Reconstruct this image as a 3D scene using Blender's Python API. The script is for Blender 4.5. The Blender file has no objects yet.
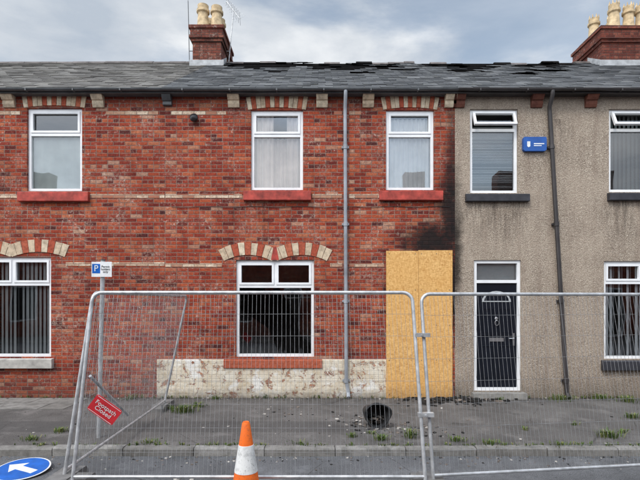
import bpy, math, random
from mathutils import Vector, Matrix
R = random.Random(7)
S = 51.0; F = 462.0; EYE = 1.92; CAMY = -9.06
def X(px): return (px-320)/S
def Z(py): return EYE+(300-py)/S
scene = bpy.context.scene

# ---------------------------------------------------------------- node helpers
class NT:
    def __init__(s, name):
        s.m = bpy.data.materials.new(name); s.m.use_nodes = True
        s.t = s.m.node_tree; s.n = s.t.nodes; s.n.clear()
        s.out = s.n.new('ShaderNodeOutputMaterial')
    def l(s, a, b): s.t.links.new(a, b)
    def setin(s, sock, v):
        if isinstance(v, bpy.types.NodeSocket): s.l(v, sock)
        elif v is not None:
            if isinstance(v, (tuple, list)) and len(v) == 3 and sock.type == 'RGBA': v = (*v, 1)
            sock.default_value = v
    def math(s, op, a, b=None, c=None, clamp=False):
        n = s.n.new('ShaderNodeMath'); n.operation = op; n.use_clamp = clamp
        s.setin(n.inputs[0], a)
        if b is not None: s.setin(n.inputs[1], b)
        if c is not None: s.setin(n.inputs[2], c)
        return n.outputs[0]
    def vmath(s, op, a, b, out=0):
        n = s.n.new('ShaderNodeVectorMath'); n.operation = op
        s.setin(n.inputs[0], a); s.setin(n.inputs[1], b); return n.outputs[out]
    def mr(s, v, a, b, c=0.0, d=1.0, smooth=False):
        n = s.n.new('ShaderNodeMapRange'); n.interpolation_type = 'SMOOTHSTEP' if smooth else 'LINEAR'
        for i, q in enumerate((v, a, b, c, d)): s.setin(n.inputs[i], q)
        return n.outputs[0]
    def mix(s, f, a, b, mode='MIX'):
        n = s.n.new('ShaderNodeMix'); n.data_type = 'RGBA'; n.blend_type = mode
        s.setin(n.inputs[0], f); s.setin(n.inputs[6], a); s.setin(n.inputs[7], b)
        return n.outputs[2]
    def ramp(s, f, stops, const=False):
        n = s.n.new('ShaderNodeValToRGB'); s.setin(n.inputs[0], f)
        cr = n.color_ramp
        if const: cr.interpolation = 'CONSTANT'
        while len(cr.elements) < len(stops): cr.elements.new(0.5)
        for e, (p, c) in zip(cr.elements, stops): e.position = p; e.color = (*c, 1)
        return n.outputs[0]
    def noise(s, scale, detail=4, rough=0.55, vec=None, dist=0.0):
        n = s.n.new('ShaderNodeTexNoise'); n.inputs['Scale'].default_value = scale
        n.inputs['Detail'].default_value = detail; n.inputs['Roughness'].default_value = rough
        n.inputs['Distortion'].default_value = dist
        s.l(vec if vec is not None else s.obj(), n.inputs['Vector'])
        return n.outputs[0]
    def voro(s, scale, vec=None, out=0, feature='F1'):
        n = s.n.new('ShaderNodeTexVoronoi'); n.feature = feature; n.inputs['Scale'].default_value = scale
        s.l(vec if vec is not None else s.obj(), n.inputs['Vector']); return n.outputs[out]
    def obj(s):
        if not hasattr(s, '_o'):
            s._o = s.n.new('ShaderNodeTexCoord').outputs['Object']
        return s._o
    def xyz(s):
        if not hasattr(s, '_x'):
            n = s.n.new('ShaderNodeSeparateXYZ'); s.l(s.obj(), n.inputs[0]); s._x = n.outputs
        return s._x
    def scaled(s, v):
        n = s.n.new('ShaderNodeMapping'); n.inputs['Scale'].default_value = v
        s.l(s.obj(), n.inputs[0]); return n.outputs[0]
    def bump(s, h, strength=0.5, dist=0.01, nrm=None):
        n = s.n.new('ShaderNodeBump'); n.inputs['Strength'].default_value = strength
        n.inputs['Distance'].default_value = dist; s.l(h, n.inputs['Height'])
        if nrm is not None: s.l(nrm, n.inputs['Normal'])
        return n.outputs[0]
    def island(s):
        n = s.n.new('ShaderNodeNewGeometry'); return n.outputs['Random Per Island']
    def done(s, col, rough=0.8, nrm=None, metal=0.0, spec=0.3):
        b = s.n.new('ShaderNodeBsdfPrincipled')
        s.setin(b.inputs['Base Color'], col); s.setin(b.inputs['Roughness'], rough)
        s.setin(b.inputs['Metallic'], metal); b.inputs['Specular IOR Level'].default_value = spec
        if nrm is not None: s.l(nrm, b.inputs['Normal'])
        s.l(b.outputs[0], s.out.inputs[0]); return s.m

def simple(name, col, rough=0.5, var=0.15, scale=8, metal=0.0, spec=0.4, bump=0.0):
    t = NT(name)
    nz = t.noise(scale, 5, 0.6)
    dark = tuple(c*(1-var) for c in col); lite = tuple(min(1, c*(1+var)) for c in col)
    c = t.ramp(nz, [(0.3, dark), (0.7, lite)])
    return t.done(c, rough, t.bump(t.noise(scale*8, 3), bump, 0.004) if bump else None, metal, spec)

def brick_core(t, w=0.225, h=0.075, m=0.0055, bond=True):
    o = t.xyz()
    wob = t.noise(9, 2)
    wobs = t.math('MULTIPLY', t.math('SUBTRACT', wob, 0.5), 0.06)
    u = t.math('ADD', t.math('DIVIDE', t.math('ADD', o[0], o[1]), w), t.math('MULTIPLY', wobs, 1.4))
    v = t.math('ADD', t.math('DIVIDE', o[2], h), t.math('MULTIPLY', wobs, 2.6))
    row = t.math('FLOOR', v)
    par = t.math('MULTIPLY', t.math('FLOORED_MODULO', row, 2.0), 0.5)
    if bond:
        hd = t.math('LESS_THAN', t.math('FLOORED_MODULO', row, 4.0), 0.5)
        mul = t.math('ADD', hd, 1.0)
    else: mul = 1.0
    uu = t.math('ADD', t.math('MULTIPLY', u, mul), par)
    col = t.math('FLOOR', uu)
    fu = t.math('FRACT', uu); fv = t.math('FRACT', v)
    du = t.math('MULTIPLY', t.math('MINIMUM', fu, t.math('SUBTRACT', 1.0, fu)), w)
    du = t.math('DIVIDE', du, mul)
    dv = t.math('MULTIPLY', t.math('MINIMUM', fv, t.math('SUBTRACT', 1.0, fv)), h)
    d = t.math('MINIMUM', du, dv)
    d = t.math('ADD', d, t.math('MULTIPLY', t.math('SUBTRACT', t.noise(34, 5, .75), 0.5), 0.024))
    mask = t.mr(d, m*0.4, m*1.9, smooth=True)
    cmb = t.n.new('ShaderNodeCombineXYZ'); t.l(col, cmb.inputs[0]); t.l(row, cmb.inputs[1])
    wn = t.n.new('ShaderNodeTexWhiteNoise'); wn.noise_dimensions = '2D'; t.l(cmb.outputs[0], wn.inputs['Vector'])
    return mask, wn.outputs['Value'], wn.outputs['Color']

def soots(t, c, soot):
    o = t.xyz()
    for (sx, sz, rx, rz, k) in soot:
        ex = t.math('POWER', t.math('DIVIDE', t.math('SUBTRACT', o[0], sx), rx), 2.0)
        ez = t.math('POWER', t.math('DIVIDE', t.math('SUBTRACT', o[2], sz), rz), 2.0)
        dd = t.math('ADD', t.math('SQRT', t.math('ADD', ex, ez)), t.math('MULTIPLY', t.math('SUBTRACT', t.noise(3.5, 7, 0.75), 0.5), 1.5))
        c = t.mix(t.mr(dd, 0.25, 1.15, k, 0.0, True), c, (0.014, 0.012, 0.012))
    return c

def brick_mat(name, stops, mortar, soot=None, pale=0.85):
    t = NT(name)
    mask, rnd, rc = brick_core(t)
    c = t.ramp(rnd, stops)
    c = t.mix(t.mr(t.noise(22, 5, 0.75), 0.38, 0.66, 0, 0.8), c, t.mix(1.0, c, (0.36, 0.27, 0.30), 'MULTIPLY'))
    c = t.mix(t.mr(t.noise(31, 4, 0.7), 0.54, 0.70, 0, 0.55), c, (0.58, 0.18, 0.075))
    mort = t.ramp(t.noise(6, 5, 0.7), [(0.3, tuple(q*0.45 for q in mortar)), (0.62, mortar)])
    c = t.mix(mask, mort, c)
    pl = t.math('MULTIPLY', t.mr(t.noise(1.1, 7, 0.72), 0.50, 0.68), t.mr(t.noise(19, 5, 0.75), 0.47, 0.60))
    c = t.mix(t.math('MULTIPLY', pl, pale), c, (0.56, 0.41, 0.32))
    # scattered spalled / lime-bloomed individual bricks
    sp = t.math('MULTIPLY', t.mr(t.noise(16, 4, .75), .57, .62), t.mr(t.noise(2.2, 4, .6), .45, .6))
    c = t.mix(t.math('MULTIPLY', sp, .7), c, (0.62, 0.52, 0.44))
    dk = t.mr(t.noise(0.7, 6, 0.65), 0.36, 0.60, 0.6, 0.0)
    c = t.mix(dk, c, t.mix(1.0, c, (0.46, 0.36, 0.38), 'MULTIPLY'))
    st = t.noise(1.6, 6, 0.65, t.scaled((3.2, 1, 0.30)))
    c = t.mix(t.mr(st, .54, .70, 0, .5), c, t.mix(1.0, c, (0.38, 0.34, 0.36), 'MULTIPLY'))
    o = t.xyz()
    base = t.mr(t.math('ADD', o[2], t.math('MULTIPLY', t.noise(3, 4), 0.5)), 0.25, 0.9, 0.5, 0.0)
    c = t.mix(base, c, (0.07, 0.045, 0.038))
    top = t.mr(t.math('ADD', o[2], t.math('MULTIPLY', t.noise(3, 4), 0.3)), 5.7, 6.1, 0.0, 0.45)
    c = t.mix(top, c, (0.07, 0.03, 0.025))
    if soot: c = soots(t, c, soot)
    hgt = t.math('ADD', mask, t.math('MULTIPLY', t.noise(70, 3), 0.5))
    return t.done(c, 0.88, t.bump(hgt, 0.8, 0.01), 0, 0.2)

RED = [(0.0, (0.10, 0.028, 0.027)), (0.06, (0.20, 0.034, 0.026)), (0.20, (0.33, 0.052, 0.031)), (0.55, (0.44, 0.078, 0.038)),
       (0.86, (0.53, 0.125, 0.055)), (0.96, (0.56, 0.20, 0.10)), (1.0, (0.56, 0.34, 0.23))]
M = {}
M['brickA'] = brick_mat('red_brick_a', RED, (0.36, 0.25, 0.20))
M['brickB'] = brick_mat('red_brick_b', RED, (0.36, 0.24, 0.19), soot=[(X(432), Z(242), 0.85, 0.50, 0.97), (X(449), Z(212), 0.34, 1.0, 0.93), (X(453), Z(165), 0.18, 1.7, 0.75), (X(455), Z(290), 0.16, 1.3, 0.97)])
M['chim'] = brick_mat('chimney_brick', [(0, (0.14, 0.035, 0.025)), (0.5, (0.33, 0.075, 0.045)), (1, (0.45, 0.16, 0.10))], (0.15, 0.11, 0.09), pale=0.3)
def cream_band():
    t = NT('cream_brick')
    mask, rnd, rc = brick_core(t, bond=False)
    c = t.ramp(rnd, [(0, (0.40, 0.11, 0.06)), (0.25, (0.42, 0.22, 0.14)), (0.5, (0.58, 0.42, 0.29)), (1, (0.74, 0.62, 0.47))])
    c = t.mix(t.mr(t.noise(14, 5, 0.7), 0.42, 0.66, 0, 0.8), c, (0.30, 0.13, 0.085))
    c = t.mix(mask, (0.25, 0.18, 0.14), c)
    return t.done(c, 0.85, t.bump(mask, 0.5, 0.006))
M['cream_band'] = cream_band()
def stone(name, a, b, sc=10):
    t = NT(name)
    isl = t.island()
    c = t.mix(isl, a, b)
    c = t.mix(t.mr(t.noise(sc, 6, 0.7), 0.42, 0.68, 0, 0.75), c, tuple(q*0.38 for q in a))
    return t.done(c, 0.85, t.bump(t.noise(40, 4), 0.5, 0.006))
M['stone'] = stone('sandstone', (0.60, 0.46, 0.32), (0.74, 0.63, 0.47))
M['redvous'] = stone('red_voussoir', (0.42, 0.085, 0.045), (0.50, 0.15, 0.08), 20)
M['brownstone'] = stone('brown_corbel', (0.15, 0.055, 0.038), (0.20, 0.075, 0.048))
M['redsill'] = simple('red_painted_sill', (0.36, 0.05, 0.035), 0.6, 0.5, 7, bump=0.2)
M['greysill'] = simple('grey_sill', (0.42, 0.40, 0.37), 0.8, 0.3, 7, bump=0.3)
M['blacksill'] = simple('black_sill', (0.035, 0.035, 0.042), 0.5, 0.3, 7, bump=0.2)

def render_mat():
    t = NT('roughcast_render')
    o = t.xyz()
    vd = t.voro(62)
    c = t.ramp(t.voro(62, out=1), [(0.0, (0.22, 0.175, 0.135)), (0.5, (0.43, 0.36, 0.285)), (1.0, (0.66, 0.57, 0.47))])
    c = t.mix(t.mr(t.noise(48, 4, 0.8), 0.45, 0.60, 0, 0.75), c, (0.18, 0.14, 0.11))
    st = t.noise(2.0, 6, 0.65, t.scaled((3.0, 1, 0.35)))
    c = t.mix(t.mr(st, 0.45, 0.7, 0, 0.65), c, (0.22, 0.165, 0.13))
    c = t.mix(t.mr(t.noise(0.9, 5, 0.6), 0.42, 0.6, 0.0, 0.35), c, (0.52, 0.43, 0.34))
    for a, b, zt in ((X(465), X(528), Z(202)), (X(607), X(665), Z(201)), (X(545), X(570), Z(120))):
        ins = t.math('MULTIPLY', t.mr(o[0], a-.1, a+.1), t.mr(o[0], b+.1, b-.1))
        dn = t.math('MULTIPLY', t.mr(o[2], zt-1.1, zt), t.math('LESS_THAN', o[2], zt+.02))
        nz = t.mr(t.noise(3.0, 5, .7, t.scaled((5, 1, .5))), .42, .62)
        c = t.mix(t.math('MULTIPLY', t.math('MULTIPLY', ins, dn), t.math('MULTIPLY', nz, .8)), c, (0.10, 0.08, 0.065))
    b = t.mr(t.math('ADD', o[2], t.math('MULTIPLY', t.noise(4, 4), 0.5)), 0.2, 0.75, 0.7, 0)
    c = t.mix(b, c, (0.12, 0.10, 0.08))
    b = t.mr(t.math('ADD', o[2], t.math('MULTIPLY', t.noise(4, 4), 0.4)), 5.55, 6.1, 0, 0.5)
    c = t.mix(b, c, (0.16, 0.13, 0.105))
    c = soots(t, c, [(X(455), Z(262), 0.17, 1.0, 0.85), (X(454), Z(215), 0.22, 1.2, 0.6)])
    h = t.math('ADD', vd, t.math('MULTIPLY', t.noise(60, 4), 0.6))
    return t.done(c, 0.95, t.bump(h, 0.8, 0.012), 0, 0.1)
M['render'] = render_mat()

def peeling():
    t = NT('peeling_masonry_paint')
    mask, rnd, rc = brick_core(t)
    br = t.mix(mask, (0.30, 0.24, 0.19), t.ramp(rnd, [(0, (0.26, 0.10, 0.06)), (1, (0.50, 0.25, 0.15))]))
    paint = t.ramp(t.noise(3, 5, 0.6), [(0.3, (0.60, 0.51, 0.38)), (0.7, (0.82, 0.77, 0.66))])
    paint = t.mix(t.mr(t.noise(12, 5, 0.7), 0.47, 0.64, 0, 0.7), paint, (0.50, 0.38, 0.23))
    paint = t.mix(t.mr(t.noise(2.2, 5, 0.7), 0.54, 0.60, 0, 0.75), paint, (0.80, 0.79, 0.76))
    pm = t.mr(t.noise(5.5, 9, 0.78, dist=0.4), 0.55, 0.58)
    c = t.mix(pm, paint, br)
    o = t.xyz()
    b = t.mr(t.math('ADD', o[2], t.math('MULTIPLY', t.noise(7, 5, 0.7), 0.3)), 0.12, 0.35, 0.85, 0)
    c = t.mix(b, c, (0.13, 0.11, 0.09))
    h = t.math('ADD', t.math('MULTIPLY', mask, 0.5), t.math('MULTIPLY', pm, -0.7))
    return t.done(c, 0.8, t.bump(h, 0.7, 0.008))
M['peel'] = peeling()

def slate(name, a, b, c3):
    t = NT(name)
    c = t.ramp(t.island(), [(0, a), (0.6, b), (1, c3)])
    c = t.mix(t.mr(t.noise(1.3, 6, 0.7), 0.42, 0.62, 0, 0.6), c, tuple(q*0.6 for q in a))
    c = t.mix(t.mr(t.noise(9, 5, 0.7), 0.56, 0.68, 0, 0.5), c, (0.24, 0.235, 0.19))
    return t.done(c, 0.6, t.bump(t.noise(25, 4), 0.4, 0.006), 0, 0.3)
M['slateA'] = slate('slate_weathered', (0.17, 0.16, 0.15), (0.24, 0.23, 0.215), (0.31, 0.295, 0.27))
M['slateB'] = slate('slate_blue_grey', (0.10, 0.105, 0.113), (0.155, 0.162, 0.17), (0.24, 0.245, 0.25))
M['char'] = simple('charred_timber', (0.010, 0.009, 0.009), 0.95, 0.5, 10, spec=.1)
M['ridge'] = simple('ridge_tile', (0.12, 0.105, 0.10), 0.8, 0.4, 5)
M['lead'] = simple('lead_flashing', (0.36, 0.37, 0.38), 0.55, 0.3, 6)
M['upvc'] = simple('white_upvc', (0.84, 0.85, 0.86), 0.35, 0.08, 3)
M['greytrim'] = simple('grey_gutter', (0.09, 0.095, 0.10), 0.45, 0.3, 4)
M['pipe'] = simple('grey_downpipe', (0.30, 0.32, 0.35), 0.45, 0.3, 3)
M['pipebr'] = simple('dark_downpipe', (0.045, 0.040, 0.040), 0.45, 0.3, 3)
M['dark'] = simple('dark_interior', (0.03, 0.028, 0.027), 0.9)
M['floorin'] = simple('interior_floor', (0.08, 0.06, 0.05), 0.9)
M['plaster'] = simple('interior_plaster', (0.16, 0.15, 0.14), 0.9)
M['navy'] = simple('navy_door_paint', (0.007, 0.009, 0.015), 0.3, 0.1, 3)
M['chrome'] = simple('brushed_metal', (0.6, 0.6, 0.6), 0.3, 0.1, 20, 0.9)
M['pot'] = simple('chimney_pot_buff', (0.50, 0.38, 0.23), 0.8, 0.4, 8)
M['potred'] = simple('chimney_pot_terracotta', (0.32, 0.14, 0.08), 0.8, 0.35, 8)
M['galv'] = simple('galvanised_steel', (0.50, 0.51, 0.52), 0.45, 0.3, 12, 0.5)
M['wire'] = simple('galvanised_wire', (0.32, 0.33, 0.34), 0.5, 0.3, 12, 0.4)
M['black'] = simple('black_plastic', (0.018, 0.018, 0.019), 0.5, 0.4, 6)
M['blackgloss'] = simple('black_plastic_box', (0.02, 0.02, 0.022), 0.3)
M['blue'] = simple('alarm_blue', (0.012, 0.085, 0.34), 0.35)
M['signblue'] = simple('sign_blue', (0.008, 0.11, 0.45), 0.35, 0.25, 9)
M['signwhite'] = simple('sign_white', (0.76, 0.77, 0.77), 0.4, 0.12, 9)
M['signred'] = simple('sign_red', (0.62, 0.03, 0.04), 0.4, 0.2, 8)
M['concfoot'] = simple('fence_foot_concrete', (0.16, 0.155, 0.15), 0.9, 0.35, 9, bump=0.4)
def dirty(name, col):
    t = NT(name)
    c = t.mix(t.mr(t.noise(9, 6, .75), .48, .66, 0, .65), col, tuple(q*.45+.03 for q in col))
    c = t.mix(t.mr(t.noise(45, 4, .8), .58, .66, 0, .6), c, (0.09, 0.08, 0.07))
    return t.done(c, .55, t.bump(t.noise(30, 3), .2, .004))
M['orange'] = dirty('cone_orange', (0.85, 0.16, 0.02))
M['conewhite'] = dirty('cone_white', (0.76, 0.76, 0.74))
M['doorstep'] = simple('doorstep_concrete', (0.25, 0.24, 0.22), 0.85, 0.35, 6, bump=0.4)

def osb():
    t = NT('osb_board')
    a = t.voro(24, t.scaled((1.0, 1, 2.8)), 1); b = t.voro(20, t.scaled((2.8, 1, 1.0)), 1)
    c = t.mix(0.5, t.ramp(a, [(0, (0.46, 0.20, 0.045)), (1, (0.90, 0.58, 0.23))]), t.ramp(b, [(0, (0.48, 0.22, 0.05)), (1, (0.92, 0.60, 0.25))]))
    c = t.mix(t.mr(t.noise(1.6, 5), 0.4, 0.7, 0, 0.45), c, (0.74, 0.40, 0.12))
    c = t.mix(t.mr(t.noise(40, 4, 0.8), 0.6, 0.7, 0, 0.5), c, (0.40, 0.18, 0.05))
    o = t.xyz()
    b2 = t.mr(t.math('ADD', o[2], t.math('MULTIPLY', t.noise(5, 5, .7), 0.4)), 0.15, 0.5, 0.6, 0)
    c = t.mix(b2, c, (0.22, 0.12, 0.05))
    return t.done(c, 0.7, t.bump(a, 0.25, 0.004))
M['osb'] = osb()

def glass():
    t = NT('window_glass')
    tr = t.n.new('ShaderNodeBsdfTransparent'); tr.inputs[0].default_value = (0.95, 0.97, 0.965, 1)
    gl = t.n.new('ShaderNodeBsdfGlossy'); gl.inputs['Roughness'].default_value = 0.015
    gl.inputs[0].default_value = (0.95, 0.97, 1, 1)
    nb = t.bump(t.noise(1.2, 1), 0.08, 0.04); t.l(nb, gl.inputs['Normal'])
    lw = t.n.new('ShaderNodeLayerWeight'); lw.inputs[0].default_value = 0.35
    f = t.mr(lw.outputs[0], 0, 1, 0.09, 0.9)
    mx = t.n.new('ShaderNodeMixShader'); t.l(f, mx.inputs[0]); t.l(tr.outputs[0], mx.inputs[1]); t.l(gl.outputs[0], mx.inputs[2])
    t.l(mx.outputs[0], t.out.inputs[0]); return t.m
M['glass'] = glass()
def fabric(name, col):
    t = NT(name)
    c = t.mix(t.mr(t.noise(3, 4), 0.3, 0.7), col, tuple(q*0.8 for q in col))
    return t.done(c, 0.9)
M['net'] = fabric('net_curtain', (0.86, 0.85, 0.84))
M['netgreen'] = fabric('pale_blind', (0.70, 0.74, 0.71))
M['netpink'] = fabric('cream_curtain', (0.90, 0.80, 0.74))
M['blindgrey'] = fabric('grey_blind', (0.5, 0.52, 0.53))
M['blinddark'] = fabric('dark_blind', (0.12, 0.135, 0.135))
M['blindwhite'] = fabric('white_blind', (0.85, 0.86, 0.88))

# ---------------------------------------------------------------- mesh helper
class MB:
    def __init__(s, name, mats, parent=None, smooth=False):
        s.name, s.mats, s.parent, s.smooth = name, mats, parent, smooth
        s.v = []; s.f = []; s.mi = []
    def face(s, pts, mi=0):
        b = len(s.v); s.v += [tuple(p) for p in pts]; s.f.append(tuple(range(b, b+len(pts)))); s.mi.append(mi)
    def mesh(s, vs, fs, mi=0):
        b = len(s.v); s.v += [tuple(p) for p in vs]
        for f in fs: s.f.append(tuple(b+i for i in f)); s.mi.append(mi)
    def box(s, x0, x1, y0, y1, z0, z1, mi=0, M4=None, bev=0):
        if x0 > x1: x0, x1 = x1, x0
        if y0 > y1: y0, y1 = y1, y0
        if z0 > z1: z0, z1 = z1, z0
        vs = [Vector((x, y, z)) for x in (x0, x1) for y in (y0, y1) for z in (z0, z1)]
        if M4 is not None: vs = [M4 @ q for q in vs]
        s.mesh(vs, [(0, 1, 3, 2), (4, 6, 7, 5), (0, 4, 5, 1), (2, 3, 7, 6), (0, 2, 6, 4), (1, 5, 7, 3)], mi)
    def prism_x(s, prof, x0, x1, mi=0):
        n = len(prof)
        vs = [(x0, y, z) for y, z in prof]+[(x1, y, z) for y, z in prof]
        fs = [tuple(range(n-1, -1, -1)), tuple(range(n, 2*n))]+[(i, (i+1) % n, n+(i+1) % n, n+i) for i in range(n)]
        s.mesh(vs, fs, mi)
    def prism_y(s, prof, y0, y1, mi=0, M4=None):
        n = len(prof)
        vs = [Vector((x, y0, z)) for x, z in prof]+[Vector((x, y1, z)) for x, z in prof]
        if M4 is not None: vs = [M4 @ q for q in vs]
        fs = [tuple(range(n)), tuple(range(2*n-1, n-1, -1))]+[((i+1) % n, i, n+i, n+(i+1) % n) for i in range(n)]
        s.mesh(vs, fs, mi)
    def tube(s, p0, p1, r, n=8, mi=0, cap=True, r1=None):
        p0, p1 = Vector(p0), Vector(p1); d = (p1-p0).normalized()
        a = d.orthogonal().normalized(); b = d.cross(a); r1 = r if r1 is None else r1
        vs = [p0+(a*math.cos(2*math.pi*i/n)+b*math.sin(2*math.pi*i/n))*r for i in range(n)]
        vs += [p1+(a*math.cos(2*math.pi*i/n)+b*math.sin(2*math.pi*i/n))*r1 for i in range(n)]
        fs = [(i, (i+1) % n, n+(i+1) % n, n+i) for i in range(n)]
        if cap: fs += [tuple(range(n-1, -1, -1)), tuple(range(n, 2*n))]
        s.mesh(vs, fs, mi)
    def path(s, pts, r, n=8, mi=0):
        pts = [Vector(p) for p in pts]
        rings = []
        ref = None
        for i, p in enumerate(pts):
            d = (pts[min(i+1, len(pts)-1)]-pts[max(i-1, 0)]).normalized()
            if ref is None: ref = d.orthogonal().normalized()
            a = (ref-d*ref.dot(d)).normalized(); ref = a; b = d.cross(a)
            rings.append([p+(a*math.cos(2*math.pi*k/n)+b*math.sin(2*math.pi*k/n))*r for k in range(n)])
        vs = [q for rr in rings for q in rr]; fs = []
        for i in range(len(rings)-1):
            for k in range(n): fs.append((i*n+k, i*n+(k+1) % n, (i+1)*n+(k+1) % n, (i+1)*n+k))
        fs += [tuple(range(n-1, -1, -1)), tuple(range((len(rings)-1)*n, len(rings)*n))]
        s.mesh(vs, fs, mi)
    def lathe(s, cx, cy, prof, n=20, mi=0, M4=None):
        vs = []
        for p in prof:
            for k in range(n):
                q = Vector((cx+p[0]*math.cos(2*math.pi*k/n), cy+p[0]*math.sin(2*math.pi*k/n), p[1]))
                vs.append(M4 @ q if M4 is not None else q)
        b = len(s.v); s.v += [tuple(q) for q in vs]
        for i in range(len(prof)-1):
            m_ = prof[i][2] if len(prof[i]) > 2 else mi
            for k in range(n):
                s.f.append((b+i*n+k, b+i*n+(k+1) % n, b+(i+1)*n+(k+1) % n, b+(i+1)*n+k)); s.mi.append(m_)
    def build(s):
        me = bpy.data.meshes.new(s.name); me.from_pydata(s.v, [], s.f); me.update()
        for m in s.mats: me.materials.append(m)
        me.polygons.foreach_set('material_index', s.mi)
        if s.smooth: me.polygons.foreach_set('use_smooth', [True]*len(s.f))
        o = bpy.data.objects.new(s.name, me); scene.collection.objects.link(o)
        if s.smooth:
            md = o.modifiers.new('es', 'EDGE_SPLIT'); md.split_angle = math.radians(40)
        if s.parent:
            o.parent = s.parent; o.matrix_parent_inverse = Matrix.Translation(-Vector(s.parent.location))
        return o
def empty(name, loc=(0, 0, 0)):
    e = bpy.data.objects.new(name, None); e.location = loc; e.empty_display_size = 0.3
    scene.collection.objects.link(e); return e
def text(name, body, size, loc, rot, mat, parent, align='CENTER'):
    c = bpy.data.curves.new(name, 'FONT'); c.body = body; c.size = size; c.align_x = align; c.align_y = 'CENTER'
    c.extrude = 0.001; c.space_line = 0.85
    o = bpy.data.objects.new(name, c); scene.collection.objects.link(o)
    o.matrix_world = Matrix.Translation(Vector(loc)) @ rot.to_4x4()
    c.materials.append(mat)
    o.parent = parent; o.matrix_parent_inverse = Matrix.Translation(-Vector(parent.location))
    return o

# ---------------------------------------------------------------- building parts
def wall(mb, x0, x1, z0, z1, ops, y=0.0, rev=0.14, mi=0):
    xs = sorted({x0, x1, *[q for o in ops for q in (o[0], o[1]) if x0 <= q <= x1]})
    zs = sorted({z0, z1, *[q for o in ops for q in (o[2], o[3])]})
    for i in range(len(xs)-1):
        for j in range(len(zs)-1):
            cx, cz = (xs[i]+xs[i+1])/2, (zs[j]+zs[j+1])/2
            if any(o[0] < cx < o[1] and o[2] < cz < o[3] for o in ops): continue
            mb.face([(xs[i], y, zs[j]), (xs[i+1], y, zs[j]), (xs[i+1], y, zs[j+1]), (xs[i], y, zs[j+1])], mi)
    for (a, b, c, d) in ops:
        e = y+rev
        mb.face([(a, y, c), (a, y, d), (a, e, d), (a, e, c)], mi)
        mb.face([(b, y, c), (b, e, c), (b, e, d), (b, y, d)], mi)
        mb.face([(a, y, d), (b, y, d), (b, e, d), (a, e, d)], mi)
        mb.face([(a, y, c), (a, e, c), (b, e, c), (b, y, c)], mi)

def bar(mb, x0, x1, z0, z1, y0, y1, w, mi=0):
    mb.box(x0, x0+w, y0, y1, z0, z1, mi); mb.box(x1-w, x1, y0, y1, z0, z1, mi)
    mb.box(x0+w, x1-w, y0, y1, z0, z0+w, mi); mb.box(x0+w, x1-w, y0, y1, z1-w, z1, mi)

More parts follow.
